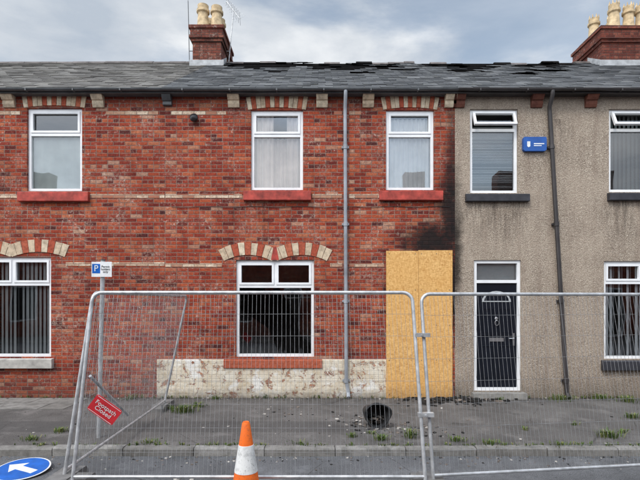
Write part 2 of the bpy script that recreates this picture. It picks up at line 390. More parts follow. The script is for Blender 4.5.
def window(par, x0, x1, z0, z1, zt, topmull=(), botmull=(), open_top=False, inner='net', broken=False):
    mb = MB('window_frame', [M['upvc'], M['glass'], M['greytrim']], par)
    y0, y1 = 0.045, 0.115
    bar(mb, x0+.002, x1-.002, z0+.002, z1-.002, y0, y1, 0.055)
    t = 0.03
    mb.box(x0+.057, x1-.057, y0-.004, y1, zt-t, zt+t)
    def panes(za, zb, mulls, sash, op):
        edges = [x0+.057]+list(mulls)+[x1-.057]
        for m in mulls: mb.box(m-.022, m+.022, y0-.002, y1, za, zb)
        for i in range(len(edges)-1):
            a = edges[i]+(0.022 if i > 0 else 0); b = edges[i+1]-(0.022 if i < len(edges)-2 else 0)
            if op:
                H = zb-za; ang = math.radians(24)
                M4 = Matrix.Translation((0, y0-.01, zb)) @ Matrix.Rotation(-ang, 4, 'X')
                bx = lambda *q: mb.box(*q, 0, M4)
                bx(a, a+.045, -.03, .02, -H, 0); bx(b-.045, b, -.03, .02, -H, 0)
                bx(a+.045, b-.045, -.03, .02, -H, -H+.045); bx(a+.045, b-.045, -.03, .02, -.045, 0)
                mb.mesh([M4 @ Vector(q) for q in ((a, -.005, -H), (b, -.005, -H), (b, -.005, 0), (a, -.005, 0))], [(0, 1, 2, 3)], 1)
            else:
                if sash:
                    bar(mb, a+.001, b-.001, za+.001, zb-.001, y0-.018, y0+.03, 0.042)
                if broken and za < zt-.2:
                    rr = random.Random(3)
                    for k in range(26):
                        e = rr.choice('lrbt')
                        L = rr.uniform(.05, .28); w = rr.uniform(.04, .12)
                        if e in 'lr':
                            z = rr.uniform(za, zb-w); xx = a if e == 'l' else b; sg = 1 if e == 'l' else -1
                            mb.face([(xx, .085, z), (xx+sg*L, .085, z+w*rr.random()), (xx, .085, z+w)], 1)
                        else:
                            x = rr.uniform(a, b-w); zz = za if e == 'b' else zb; sg = 1 if e == 'b' else -1
                            mb.face([(x, .085, zz), (x+w, .085, zz), (x+w*rr.random(), .085, zz+sg*L)], 1)
                    mb.face([(a, .086, za), (a+(b-a)*.55, .086, za), (a+(b-a)*.4, .086, za+.5), (a+.2, .086, za+.75), (a, .086, za+.9)], 1)
                    mb.face([(b, .087, zb), (b-(b-a)*.45, .087, zb), (b-(b-a)*.3, .087, zb-.35), (b-.2, .087, za+.35), (b, .087, za+.2)], 1)
                else:
                    mb.face([(a, .082, za), (b, .082, za), (b, .082, zb), (a, .082, zb)], 1)
    panes(zt+t, z1-.057, topmull, True, open_top)
    panes(z0+.057, zt-t, botmull, False, False)
    mb.build()
    W = x1-x0; H = z1-z0
    if inner in ('net', 'netgreen', 'netpink'):
        c = MB('curtain', [M[inner]], par, True)
        def sheet(xa, xb, za, zb, amp, per, y):
            n = int((xb-xa)/0.012); pr = []
            ph = R.uniform(0, 6)
            for i in range(n+1):
                x = xa+(xb-xa)*i/n
                pr.append((x, y+amp*math.sin(x/per*6.28+ph+0.8*math.sin(x*9))))
            vs = [(x, yy, za) for x, yy in pr]+[(x, yy*1.0, zb) for x, yy in pr]
            c.mesh(vs, [(i, i+1, n+2+i, n+1+i) for i in range(n)])
        if inner == 'net': sheet(x0+.01, x1-.01, z0, z0+H*.92, .020, .085, .155)
        elif inner == 'netgreen': sheet(x0+.01, x1-.01, z0+H*.01, z0+H*.74, .006, .2, .14)
        else:
            sheet(x0+.01, x0+W*.42, z0, z1, .024, .10, .155); sheet(x0+W*.38, x1-.02, z0, z0+H*.68, .02, .09, .20)
            sheet(x0+W*.68, x1-.01, z0, z1, .024, .10, .155)
        c.build()
    elif inner.startswith('v'):
        m = {'vgrey': 'blindgrey', 'vdark': 'blinddark', 'vwhite': 'blindwhite'}[inner]
        c = MB('vertical_blind', [M[m]], par)
        x = x0+.03; sg = 1 if x0 > 0 else -1
        while x < x1-.09:
            a = math.radians(R.uniform(20, 36)) if R.random() < .9 else math.radians(68)
            dx, dy = .085*math.cos(a), .085*math.sin(a)
            ya, yb_ = (.14, .14+dy) if sg > 0 else (.14+dy, .14)
            c.face([(x, ya, z0+.05), (x+dx, yb_, z0+.05), (x+dx, yb_, z1-.08), (x, ya, z1-.08)])
            x += .084
        c.box(x0+.02, x1-.02, .14, .18, z1-.08, z1-.04)
        c.build()
    elif inner == 'hblind':
        c = MB('venetian_blind', [M['blinddark'], M['blindgrey']], par)
        z = z0+.05
        while z < zt+.1:
            c.face([(x0+.03, .14, z), (x1-.03, .14, z), (x1-.03, .165, z+.022), (x0+.03, .165, z+.022)], 1 if R.random() < .75 else 0); z += .032
        c.build()

def corbel(mb, xc, w, ztop, mi, h=.33):
    p = [(0.01, ztop), (-.17, ztop), (-.17, ztop-.07), (-.145, ztop-.075), (-.145, ztop-.12), (-.12, ztop-.16), (-.085, ztop-.20), (-.06, ztop-.21), (-.06, ztop-.27), (-.03, ztop-h), (0.01, ztop-h)]
    mb.prism_x(p, xc-w/2, xc+w/2, mi)

def arch(mb, xa, xb, zsp, rise, th, n, ids, proud=.014):
    half = (xb-xa)/2; cx = (xa+xb)/2
    rad = (half*half+rise*rise)/(2*rise); cz = zsp+rise-rad
    a0 = math.asin(half/rad)
    for i in range(n):
        g = .004/rad
        t0 = -a0+2*a0*i/n+g; t1 = -a0+2*a0*(i+1)/n-g
        q = R.uniform(-.008, .008)
        pr = [(cx+rad*math.sin(t0), cz+rad*math.cos(t0)), (cx+rad*math.sin(t1), cz+rad*math.cos(t1)),
              (cx+(rad+th+q)*math.sin(t1), cz+(rad+th+q)*math.cos(t1)), (cx+(rad+th+q)*math.sin(t0), cz+(rad+th+q)*math.cos(t0))]
        mb.prism_y(pr, -proud-R.uniform(0, .004), .03, ids[i % len(ids)])

EZ = 5.95
RY, RZ = 4.0, 8.61
def roof(par, x0, x1, mat, missing=None, seed=1):
    rr = random.Random(seed)
    ey, ez = -.20, EZ+.03
    L = math.hypot(RY-ey, RZ-ez); dy, dz = (RY-ey)/L, (RZ-ez)/L; ny, nz = -dz, dy
    def P(x, s_, h): return (x, ey+dy*s_+ny*h, ez+dz*s_+nz*h)
    u = MB('roof_underlay', [M['char']], par)
    u.mesh([P(x0, 0, -.03), P(x1, 0, -.03), P(x1, L, -.03), P(x0, L, -.03)], [(0, 1, 2, 3)])
    u.mesh([(x0, RY, RZ-.035), (x1, RY, RZ-.035), (x1, 2*RY+.2, EZ), (x0, 2*RY+.2, EZ)], [(0, 1, 2, 3)])
    s_ = .2
    while s_ < L-.1:
        M_ = [P(x0, s_, -.025), P(x1, s_, -.025), P(x1, s_, 0), P(x0, s_, 0), P(x0, s_+.04, -.025), P(x1, s_+.04, -.025), P(x1, s_+.04, 0), P(x0, s_+.04, 0)]
        u.mesh(M_, [(0, 1, 2, 3), (3, 2, 6, 7)]); s_ += .22
    u.build()
    m = MB('slates', [mat], par)
    ch = MB('charred_slates', [M['char']], par)
    rows = int(L/.215); ex = L/rows
    for r in range(rows):
        x = x0-(.15 if r % 2 else 0)
        while x < x1:
            a, b = max(x, x0)+.002, min(x+.30, x1)-.002
            x += .30
            if b-a < .02: continue
            s0 = r*ex; s1 = min(s0+ex*1.35, L)
            tilt = 0; tgt = m
            if missing:
                k = missing((a+b)/2, (s0+s1)/2/L, rr)
                if k and rr.random() < .85: continue
                if k: tilt = rr.uniform(0, .045); tgt = ch if rr.random() < .75 else m
            j = rr.uniform(-.004, .006); tl = rr.uniform(-.006, .006); js = rr.uniform(-.01, .01)
            if rr.random() < .012: js -= .05
            lo = .022+j+tilt
            top = [P(a, s0+js, lo), P(b, s0+js+tl-tilt*.4, lo), P(b, s1, .002+tilt*.5), P(a, s1, .002)]
            bot = [P(a, s0+js, lo-.012), P(b, s0+js+tl-tilt*.4, lo-.012)]
            tgt.mesh(top+bot, [(0, 1, 2, 3), (4, 5, 1, 0)])
    m.mesh([(x0, RY, RZ-.01), (x1, RY, RZ-.01), (x1, 2*RY+.25, EZ), (x0, 2*RY+.25, EZ)], [(1, 0, 3, 2)])
    m.build()
    if ch.v: ch.build()
    g = MB('ridge_tiles', [M['ridge'], M['char']], par)
    x = x0
    while x < x1-.01:
        b = min(x+.45, x1)
        bad = missing and missing((x+b)/2, .98, rr)
        if not (bad and rr.random() < .4):
            h = rr.uniform(-.01, .01)+(rr.uniform(-.05, .01) if bad else 0)
            g.prism_x([(RY-.15, RZ-.07+h), (RY-.10, RZ+.0+h), (RY, RZ+.04+h), (RY+.10, RZ+.0+h), (RY+.15, RZ-.07+h), (RY, RZ-.02+h)], x+.004, b-.004, 1 if bad and rr.random() < .6 else 0)
        x = b
    g.build()

def gutter(par, x0, x1, mat):
    g = MB('gutter', [mat], par)
    r = .045; zc = EZ+.022
    pr = [(-.22+r*math.cos(math.pi+math.pi*k/8), zc+r*math.sin(math.pi+math.pi*k/8)) for k in range(9)]
    pr2 = [(-.22+(r-.007)*math.cos(math.pi+math.pi*k/8), zc+(r-.007)*math.sin(math.pi+math.pi*k/8)) for k in range(8, -1, -1)]
    pts = pr+pr2; N = len(pts)
    # slight sag between brackets
    xs = [x0]
    while xs[-1] < x1-.9: xs.append(xs[-1]+.9)
    xs.append(x1)
    rg = random.Random(int(x0*10)); zs = [rg.uniform(-.010, .004) for _ in xs]
    for i in range(len(xs)-1):
        vs = [(xs[i], y, z+zs[i]) for y, z in pts]+[(xs[i+1], y, z+zs[i+1]) for y, z in pts]
        g.mesh(vs, [(k, (k+1) % N, N+(k+1) % N, N+k) for k in range(N)])
    g.box(x0, x1, -.172, -.15, EZ-.05, EZ+.02)
    g.box(x0, x1, -.15, 0.0, EZ-.045, EZ-.03)
    x = x0+.4
    while x < x1:
        g.box(x, x+.025, -.27, -.17, EZ-.035, EZ+.01); x += .9
    g.build()

def shell(par, x0, x1, mat):
    s_ = MB('side_and_back_walls', [mat, M['plaster'], M['floorin'], M['dark']], par)
    B = 2*RY; zt = EZ-.02
    s_.face([(x1, B, -.3), (x0, B, -.3), (x0, B, zt), (x1, B, zt)])
    for x in (x0+.001, x1-.001):
        s_.face([(x, 0, -.3), (x, B, -.3), (x, B, zt), (x, RY, RZ-.06), (x, 0, zt)])
    s_.face([(x0+.01, .3, 2.95), (x1-.01, .3, 2.95), (x1-.01, B-.01, 2.95), (x0+.01, B-.01, 2.95)], 2)
    s_.face([(x0+.01, .3, .05), (x1-.01, .3, .05), (x1-.01, B-.01, .05), (x0+.01, B-.01, .05)], 2)
    s_.face([(x0+.01, 3.6, .05), (x1-.01, 3.6, .05), (x1-.01, 3.6, zt), (x0+.01, 3.6, zt)], 1)
    s_.face([(x0+.01, .2, zt-.2), (x1-.01, .2, zt-.2), (x1-.01, B-.01, zt-.2), (x0+.01, B-.01, zt-.2)], 1)
    s_.build()

def sill(mb, xa, xb, zt, zb, mi=0, proud=.09):
    mb.prism_x([(.045, zt), (-proud+.01, zt-.012), (-proud, zt-.024), (-proud, zb+.008), (-proud+.008, zb), (0.0, zb), (.045, zb)], xa, xb, mi)

def brick_house(name, PX0, PX1, brick, roofmat, uppers, ground, dooropen, missing=None, seed=1, inner=('netgreen', 'net', 'vdark')):
    x0, x1 = X(PX0), X(PX1)
    par = empty(name, ((x0+x1)/2, 0, 0))
    ops = []
    for (a, b, c, d) in uppers+[ground, dooropen]:
        ops.append((X(a), X(b), Z(d), Z(c)))
    w = MB('front_wall', [M[brick]], par); wall(w, x0, x1, -.3, EZ, ops); w.build()
    shell(par, x0, x1, M[brick])
    roof(par, x0, x1, M[roofmat], missing, seed)
    gutter(par, x0, x1, M['greytrim'])
    for i, o in enumerate(ops[:-2]):
        window(par, *o, o[3]-(o[3]-o[2])*.31, inner=inner[i])
    o = ops[-2]
    window(par, *o, o[3]-(o[3]-o[2])*.27, topmull=((o[0]+o[1])/2,), inner=inner[-1], broken=(inner[-1] == 'broken'), botmull=())
    t = MB('stone_dressings', [M['stone'], M['redvous'], M['cream_band'], M['redsill'], M['greysill']], par)
    for (a, b, c, d) in uppers:
        sill(t, X(a-7), X(b+8), Z(d+1), Z(d+11), 3)
        arch(t, X(a-3), X(b+3), Z(c)-.0, .05, .25, 13, [0, 1, 0, 0, 1, 0, 1, 0, 1, 0, 0, 1, 0])
    return par, t, ops

def chimney(par, x0, x1, ztop, pots, y0=3.35, y1=4.65, crown=False):
    c = MB('chimney_stack', [M['chim'], M['lead'], M['pot'], M['potred'], M['doorstep']], par)
    zt = ztop
    c.box(x0, x1, y0, y1, 7.3, zt-.42)
    for k, (e, h0, h1) in enumerate([(.04, .42, .34), (.08, .34, .26), (.055, .26, .08), (.09, .08, 0)]):
        c.box(x0-e, x1+e, y0-e, y1+e, zt-h0, zt-h1)
    c.prism_x([(y0-.02, zt), (y0+.2, zt+.10), (y1-.2, zt+.10), (y1+.02, zt)], x0, x1, 4)
    zf = EZ+(RZ-EZ)*((y0+.2)/(RY+.2))
    c.box(x0-.08, x1+.08, y0-.03, y0-.003, zf-.12, zf+.16, 1)
    for sx in (x0-.02, x1+.003):
        c.prism_x([(y0-.02, zf-.1), (RY, RZ-.02), (RY, RZ+.16), (y0-.02, zf+.16)], sx, sx+.017, 1)
    c.build()
    p = MB('chimney_pots', [M['pot'], M['potred']], par, True)
    for i, (px_, py_, r, h) in enumerate(pots):
        prof = [(r*1.15, zt+.04), (r*1.15, zt+.14), (r, zt+.18), (r*.84, zt+h*.72), (r*1.08, zt+h*.76), (r*1.08, zt+h*.84), (r*.88, zt+h*.86), (r*.92, zt+h), (r*.72, zt+h), (r*.66, zt+h*.4)]
        p.lathe(px_, py_, prof, 18, 0)
        if crown:
            for k in range(8):
                a = 2*math.pi*k/8
                cx, cy = px_+r*.8*math.cos(a), py_+r*.8*math.sin(a)
                p.tube((cx, cy, zt+h-.01), (cx, cy, zt+h+.10), .026, 5, 0, True, .008)
    p.build()
    return c

def band(t, xa, xb, py, h=.075, mi=2, proud=.006):
    t.box(X(xa), X(xb), -proud, .02, Z(py)-h/2, Z(py)+h/2, mi)

# ---- House A (left)
parA, t, opsA = brick_house('brick_house', -125, 165, 'brickA', 'slateA', [(27, 82, 108, 191), (-78, -30, 108, 191)],
    (-28, 51, 257, 357), (-105, -60, 260, 397), seed=11, inner=('netgreen', 'net', 'vgrey'))
for cx in [10, 99, -93, -15]: corbel(t, X(cx), .22, Z(91), 0)
sill(t, X(-34), X(54), Z(358), Z(368), 4)
arch(t, X(-38), X(11), Z(257), .10, .24, 9, [0, 0, 1, 0, 1, 0, 1, 0, 0]); arch(t, X(12), X(65), Z(257), .10, .24, 9, [0, 0, 1, 0, 1, 0, 1, 0, 0])
band(t, 106, 158, 113); band(t, -8, 20, 113)
band(t, 90, 164.5, 196); band(t, -22, 19, 196); band(t, 66, 164.5, 264, .07)
t.build()
dA = MB('front_door', [M['navy'], M['upvc']], parA); o = opsA[-1]
bar(dA, o[0]+.002, o[1]-.002, .05, o[3]-.002, .05, .11, .05, 1); dA.box(o[0]+.052, o[1]-.052, .06, .10, .0, o[3]-.055); dA.build()

# ---- House B (middle, fire damaged)
def edge(x, s_): return math.sin(x*3.1+s_)*.5+math.sin(x*7.7+s_*2)*.3+math.sin(x*17+s_*3)*.2
def missB(x, f, rr):
    if -2.5 < x < 2.2:
        lim = .76-.14*edge(x, 1)
        if -1.6 < x < -.6: lim -= .06
        if .4 < x < 1.9: lim -= .12
        if f > lim+rr.uniform(-.04, .04): return True
    for (cx, cf, rx, rf) in ((1.0, .52, .35, .05), (-1.1, .58, .3, .04), (2.1, .66, .3, .06)):
        if ((x-cx)/rx)**2+((f-cf)/rf)**2 < 1: return True
    return False
parB, t, opsB = brick_house('brick_house', 165, 455, 'brickB', 'slateB', [(251, 303, 110, 190), (386, 434, 110, 190)],
    (236, 314, 260, 357), (391, 448, 262, 396), missing=missB, seed=5, inner=('netpink', 'net', 'broken'))
for cx in (234, 322, 368, 450): corbel(t, X(cx), .22, Z(91), 0)
arch(t, X(224), X(272), Z(261), .12, .24, 9, [0, 0, 1, 0, 1, 0, 1, 0, 0]); arch(t, X(277), X(327), Z(261), .12, .24, 9, [0, 0, 1, 0, 1, 0, 1, 0, 0])
t.prism_y([(X(271), Z(260)), (X(279), Z(260)), (X(276.5), Z(247)), (X(273.5), Z(247))], -.02, .02, 3)
sill(t, X(224), X(322), Z(359), Z(368), 1, .05)
for a, b in ((171, 226), (334, 342), (349, 361)): band(t, a, b, 113)
for a, b in ((165.5, 242), (312, 342), (349, 381)): band(t, a, b, 196)
for a, b in ((165.5, 222), (330, 342), (349, 384)): band(t, a, b, 265, .07)
t.build()
pl = MB('painted_plinth', [M['peel']], parB)
pl.prism_x([(0.01, Z(399)-.1), (-.018, Z(399)-.1), (-.018, Z(360)), (0.01, Z(359))], X(223), X(386)); pl.prism_x([(0.01, Z(399)-.1), (-.016, Z(399)-.1), (-.016, Z(360)), (0.01, Z(359))], X(157), X(223)-.002)
pl.build()
brd = MB('plywood_boarding', [M['osb'], M['greytrim'], M['char']], parB)
brd.box(X(386), X(418)-.002, -.035, -.015, Z(402)+.02, Z(251))
brd.box(X(418)+.002, X(452), -.037, -.017, Z(402)+.02, Z(251)+.01)
brd.box(X(386)+.06, X(452)-.1, -.015, -.002, Z(395), Z(256))
for sx in (389, 415, 421, 436, 449):
    for sy in (254, 290, 325, 360, 394):
        brd.tube((X(sx), -.041, Z(sy)), (X(sx), -.034, Z(sy)), .009, 6, 1)
brd.build()

# ---- House C (rendered)
xc0, xc1 = X(455), X(745)
parC = empty('rendered_house', ((xc0+xc1)/2, 0, 0))
opC = [(X(470), X(518), Z(193), Z(109)), (X(609), X(657), Z(192), Z(109)), (X(604), X(682), Z(359), Z(261)), (X(474), X(521), Z(391), Z(260))]
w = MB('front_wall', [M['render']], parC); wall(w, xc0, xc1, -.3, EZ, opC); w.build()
shell(parC, xc0, xc1, M['render'])
def missC(x, f, rr):
    if 2.75 < x < 7.1:
        lim = .80-.16*edge(x, 2.2)
        if 3.0 < x < 4.6: lim -= .08
        if f > lim+rr.uniform(-.04, .04): return True
    for (cx, cf, rx, rf) in ((3.6, .58, .5, .07), (5.6, .62, .6, .05), (4.7, .48, .25, .035)):
        if ((x-cx)/rx)**2+((f-cf)/rf)**2 < 1: return True
    return False
roof(parC, xc0, xc1, M['slateB'], missC, 9)
gutter(parC, xc0, xc1, M['pipebr'])
window(parC, *opC[0], opC[0][3]-.40, open_top=True, inner='hblind')
window(parC, *opC[1], opC[1][3]-.40, open_top=True, inner='vdark')
window(parC, *opC[2], opC[2][3]-.42, topmull=((opC[2][0]+opC[2][1])/2,), inner='vwhite')
t = MB('sills_and_corbels', [M['blacksill'], M['brownstone'], M['doorstep']], parC)
sill(t, X(465), X(528), Z(194), Z(202)); sill(t, X(607), X(665), Z(193), Z(201)); sill(t, X(601), X(688), Z(360), Z(370))
for cx in (458.5, 536, 590, 674): corbel(t, X(cx), .22, Z(91), 1)
t.box(X(471), X(524), -.16, .1, -.05, Z(392), 2)
t.build()
def front_door(par, o):
    x0, x1, z0, z1 = o
    d = MB('front_door', [M['navy'], M['upvc'], M['chrome'], M['glass'], M['blindgrey']], par)
    zt = z1-.42
    bar(d, x0+.002, x1-.002, z0+.002, z1-.002, .03, .11, .06, 1)
    d.box(x0+.062, x1-.062, .028, .11, zt-.03, zt+.03, 1)
    d.face([(x0+.06, .07, zt+.03), (x1-.06, .07, zt+.03), (x1-.06, .07, z1-.06), (x0+.06, .07, z1-.06)], 3)
    d.face([(x0+.06, .13, zt+.03), (x1-.06, .13, zt+.03), (x1-.06, .13, z1-.06), (x0+.06, .13, z1-.06)], 4)
    a, b, c, e = x0+.064, x1-.064, z0+.064, zt-.032
    d.box(a, b, .06, .10, c, e, 0)
    W = b-a; H = e-c
    def panel(xa, xb, za, zb):
        bar(d, xa, xb, za, zb, .047, .06, .022, 0)
        d.box(xa+.045, xb-.045, .052, .06, za+.045, zb-.045, 0)
    mid = (a+b)/2
    for (xa, xb) in ((a+.09, mid-.04), (mid+.04, b-.09)):
        panel(xa, xb, c+.14, c+H*.40); panel(xa, xb, c+H*.50, c+H*.76)
    n = 12; rr = W*.36; zc = c+H*.82
    pr = [(mid+rr*math.cos(math.pi*k/n), zc+rr*.75*math.sin(math.pi*k/n)) for k in range(n+1)]
    d.prism_y(pr, .05, .06, 4)
    pr = [(mid+rr*.85*math.cos(math.pi*k/n), zc+.02+rr*.6*math.sin(math.pi*k/n)) for k in range(n+1)]
    d.prism_y(pr, .0485, .05, 0)
    d.box(mid-.14, mid+.14, .044, .06, c+H*.44, c+H*.475, 2)
    d.lathe(0, 0, [(.0, .0), (.035, .0), (.035, .012), (.02, .03), (0, .03)], 14, 2, Matrix.Translation((mid, .06, c+H*.66)) @ Matrix.Rotation(math.radians(90), 4, 'X'))
    d.path([(mid+.04*math.sin(q), .035, c+H*.645-.055+.05*math.cos(q)) for q in [i*math.pi*2/12 for i in range(13)]], .007, 6, 2)
    d.box(b-.075, b-.045, .04, .06, c+H*.40, c+H*.52, 2); d.tube((b-.06, .02, c+H*.47), (b-.16, .02, c+H*.47), .01, 8, 2)
    d.tube((b-.06, .02, c+H*.47), (b-.06, .05, c+H*.47), .01, 8, 2)
    d.build()
front_door(parC, opC[3])

def mirror_neighbour(name, PX0, PX1, brick, rmat, seed, flip):
    f = (lambda a, b: (PX0+a, PX0+b)) if not flip else (lambda a, b: (PX1-b, PX1-a))
    u1, u2, g, d = f(86, 138), f(221, 269), f(71, 149), f(226, 283)
    p, t, ops = brick_house(name, PX0, PX1, brick, rmat, [(*u1, 110, 190), (*u2, 110, 190)], (*g, 260, 357), (*d, 262, 397), seed=seed, inner=('net', 'netpink', 'vgrey'))
    for q in (u1, u2):
        for cc in (q[0]-17, q[1]+17): corbel(t, X(cc), .22, Z(91), 0)
    sill(t, X(g[0]-6), X(g[1]+6), Z(358), Z(367), 4)
    m_ = (g[0]+g[1])/2
    arch(t, X(g[0]-12), X(m_-2), Z(259), .12, .24, 9, [0, 1, 0]); arch(t, X(m_+2), X(g[1]+12), Z(259), .12, .24, 9, [0, 1, 0])
    t.build(); front_door(p, ops[-1])
mirror_neighbour('brick_house', -415, -125, 'brickA', 'slateA', 21, False)
mirror_neighbour('brick_house', 745, 1035, 'brickA', 'slateB', 22, True)

# chimneys
chimney(parB, -3.42, -2.66, 9.27, [(-3.24, 3.75, .165, .80), (-2.86, 3.75, .165, .76), (-3.22, 4.3, .15, .74), (-2.88, 4.3, .15, .74)])
chimney(parC, 7.58, 9.3, 9.25, [(7.86, 4.2, .15, .72), (8.15, 3.75, .15, .84), (8.55, 3.75, .15, .78), (8.9, 3.75, .15, .8), (8.45, 4.3, .15, .8)], crown=True)

# ---- downpipes
def downpipe(par, pts, mat, r=.038):
    d = MB('downpipe', [M[mat]], par, True); d.path(pts, r, 12)
    for z in (.35, 1.9, 3.4, 4.9):
        for i in range(len(pts)-1):
            a, b = pts[i], pts[i+1]
            if a[2] >= z >= b[2] and a[2]-b[2] > .3:
                k = (a[2]-z)/(a[2]-b[2]); x = a[0]+(b[0]-a[0])*k; y = a[1]+(b[1]-a[1])*k
                d.tube((x, y, z-.04), (x, y, z+.04), r*1.25, 12); d.box(x-.07, x+.07, y+.02, 0, z-.02, z+.02)
    d.build()
downpipe(parB, [(X(345), -.22, EZ-.02), (X(345), -.22, EZ-.10), (X(345), -.08, EZ-.28), (X(345), -.07, EZ-.38), (X(346), -.07, .35), (X(348), -.07, .12), (X(348), -.16, .04)], 'pipe', .036)
downpipe(parC, [(X(547), -.22, EZ-.02), (X(547), -.22, EZ-.10), (X(547.5), -.08, EZ-.28), (X(548), -.07, EZ-.38), (X(565), -.07, .12), (X(565), -.16, .03)], 'pipebr', .04)
t = MB('party_wall_corbel', [M['brownstone'], M['greytrim']], parB)
corbel(t, X(168), .17, Z(92), 1, .28); t.build()
# telephone cable under the eaves
cb = MB('wall_cable', [M['black']], parB)
pts = []
for i in range(30):
    xx = X(172)+(X(450)-X(172))*i/29
    pts.append((xx, -.012-(.012 if abs(xx-X(345)) < .1 else 0), Z(207)-.012*math.sin(i*1.3)))
cb.path(pts, .0045, 5); cb.build()

# wall lamp
lp = empty('wall_lamp', (X(195), 0, Z(120)))
m = MB('lamp_body', [M['blackgloss'], M['glass']], lp, True)
m.lathe(0, 0, [(0, 0), (.06, 0), (.08, .03), (.08, .07), (.05, .10), (0, .11)], 16, 0, Matrix.Translation((X(195), -.04, Z(120))) @ Matrix.Rotation(math.radians(75), 4, 'X'))
m.tube((X(195), 0, Z(117)), (X(195), -.09, Z(117)), .02, 8); m.build()
# alarm box
al = empty('alarm_box', (X(533), 0, Z(145)))
m = MB('box', [M['blue'], M['signwhite']], al)
a, b, c, d = X(522), X(545), Z(152), Z(138)
m.prism_y([(a, c+.03), (a+.03, c), (b-.03, c), (b, c+.03), (b, d-.02), (b-.02, d), (a+.02, d), (a, d-.02)], -.07, 0)
m.prism_y([(a+.07, c+.09), (a+.10, c+.07), (a+.13, c+.09), (a+.13, d-.09), (a+.07, d-.09)], -.074, -.069, 1)
m.box(b-.25, b-.05, -.073, -.069, c+.13, c+.15, 1); m.box(b-.25, b-.1, -.073, -.069, c+.095, c+.11, 1); m.build()

# aerials
ae = empty('tv_aerial', (-2.45, 4.0, 9.0))
m = MB('mast', [M['galv']], ae)
m.tube((-2.56, 3.9, 8.6), (-2.42, 3.9, 10.05), .016, 6)
p0 = Vector((-2.62, 3.9, 10.30)); p1 = Vector((-2.22, 3.75, 9.72))
m.tube(p0, p1, .010, 5)
for k in range(9):
    q = p0.lerp(p1, k/8); w_ = .10+.010*k
    m.tube(q+Vector((.02, -w_, w_*.45)), q+Vector((-.02, w_, -w_*.45)), .005, 4)
    m.tube(q+Vector((-w_*.8, 0, -w_*.5)), q+Vector((w_*.8, 0, w_*.5)), .005, 4)
m.tube((-2.56, 3.9, 8.9), (-2.68, 3.9, 8.9), .012, 5)
m.build()
ae = empty('radio_mast', (-3.72, 4.0, 9.0))
m = MB('pole', [M['greytrim']], ae); m.tube((-3.66, 3.9, 8.5), (-3.70, 3.9, 10.3), .012, 6)
m.tube((-3.66, 3.9, 8.9), (-3.4, 3.9, 8.9), .012, 5); m.tube((-3.70, 3.9, 10.3), (-3.71, 3.9, 10.9), .006, 5); m.build()

# ---------------------------------------------------------------- ground
def asphalt(name, base, spot, patch=0.5, gscale=90, joints=False):
    t = NT(name)
    c = t.ramp(t.noise(gscale, 4, 0.8), [(0.35, tuple(q*.5 for q in base)), (0.5, base), (0.66, spot)])
    c = t.mix(t.mr(t.noise(.9, 6, 0.65), 0.4, 0.62, 0, patch), c, tuple(q*.5 for q in base))
    c = t.mix(t.mr(t.noise(2.3, 6, 0.7), 0.53, 0.68, 0, .6), c, tuple(min(1, q*1.8) for q in base))
    c = t.mix(t.mr(t.noise(14, 6, 0.8), 0.56, 0.64, 0, .65), c, tuple(q*.35 for q in base))
    dv = t.vmath('ADD', t.obj(), t.vmath('MULTIPLY', t.n.new('ShaderNodeTexNoise').outputs['Color'], (.5, .5, .5)))
    cr = t.voro(.7, dv, 0, 'DISTANCE_TO_EDGE')
    c = t.mix(t.math('MULTIPLY', t.mr(cr, 0.0, .009, .6, 0), t.mr(t.noise(1.5, 3), .45, .6)), c, (0.02, 0.018, 0.016))
    if joints:
        o = t.xyz()
        # grime gathering at the foot of the wall and by the kerb, plus a relaid service trench
        c = t.mix(t.mr(t.math('ADD', o[1], t.math('MULTIPLY', t.noise(3, 5, .7), .5)), -.15, .35, 0, .75), c, (0.035, 0.03, 0.026))
        tr = t.math('MULTIPLY', t.math('GREATER_THAN', o[1], -2.35), t.math('LESS_THAN', o[1], -1.75))
        tr = t.math('MULTIPLY', tr, t.math('LESS_THAN', o[0], 0.9))
        c = t.mix(t.math('MULTIPLY', tr, .45), c, (0.055, 0.053, 0.052))
    return t.done(c, 0.88, t.bump(t.noise(gscale*1.3, 4, .8), .6, .008), 0, .25)
M['road'] = asphalt('road_asphalt', (0.115, 0.118, 0.124), (0.30, 0.30, 0.31))
M['pave'] = asphalt('pavement_asphalt', (0.122, 0.114, 0.108), (0.28, 0.265, 0.25), .6, 80, True)
M['earth'] = simple('ground_soil', (0.10, 0.10, 0.08), .95, .3, .5)
def slabs():
    t = NT('kerb_concrete')
    c = t.mix(t.island(), (0.20, 0.19, 0.175), (0.33, 0.32, 0.30))
    c = t.mix(t.mr(t.noise(6, 6, .7), .42, .65, 0, .75), c, (0.10, 0.095, 0.085))
    c = t.mix(t.mr(t.noise(60, 3, .7), .5, .7, 0, .4), c, (0.12, 0.115, 0.11))
    return t.done(c, .9, t.bump(t.noise(50, 4), .5, .006))
M['kerb'] = slabs()
g = MB('ground', [M['earth']]); g.face([(-400, -400, -.13), (400, -400, -.13), (400, 400, -.13), (-400, 400, -.13)]); g.build()
KY = -2.96
g = MB('road', [M['road']]); g.face([(-80, -12.2, -.10), (80, -12.2, -.10), (80, KY-.12, -.10), (-80, KY-.12, -.10)]); g.build()
pv = MB('pavement', [M['pave']])
pv.box(-80, 80, KY, .3, -.12, 0.0); pv.box(-80, 80, -15.2, -12.35, -.12, 0); pv.build()
k = MB('kerb', [M['kerb']])
x = -30
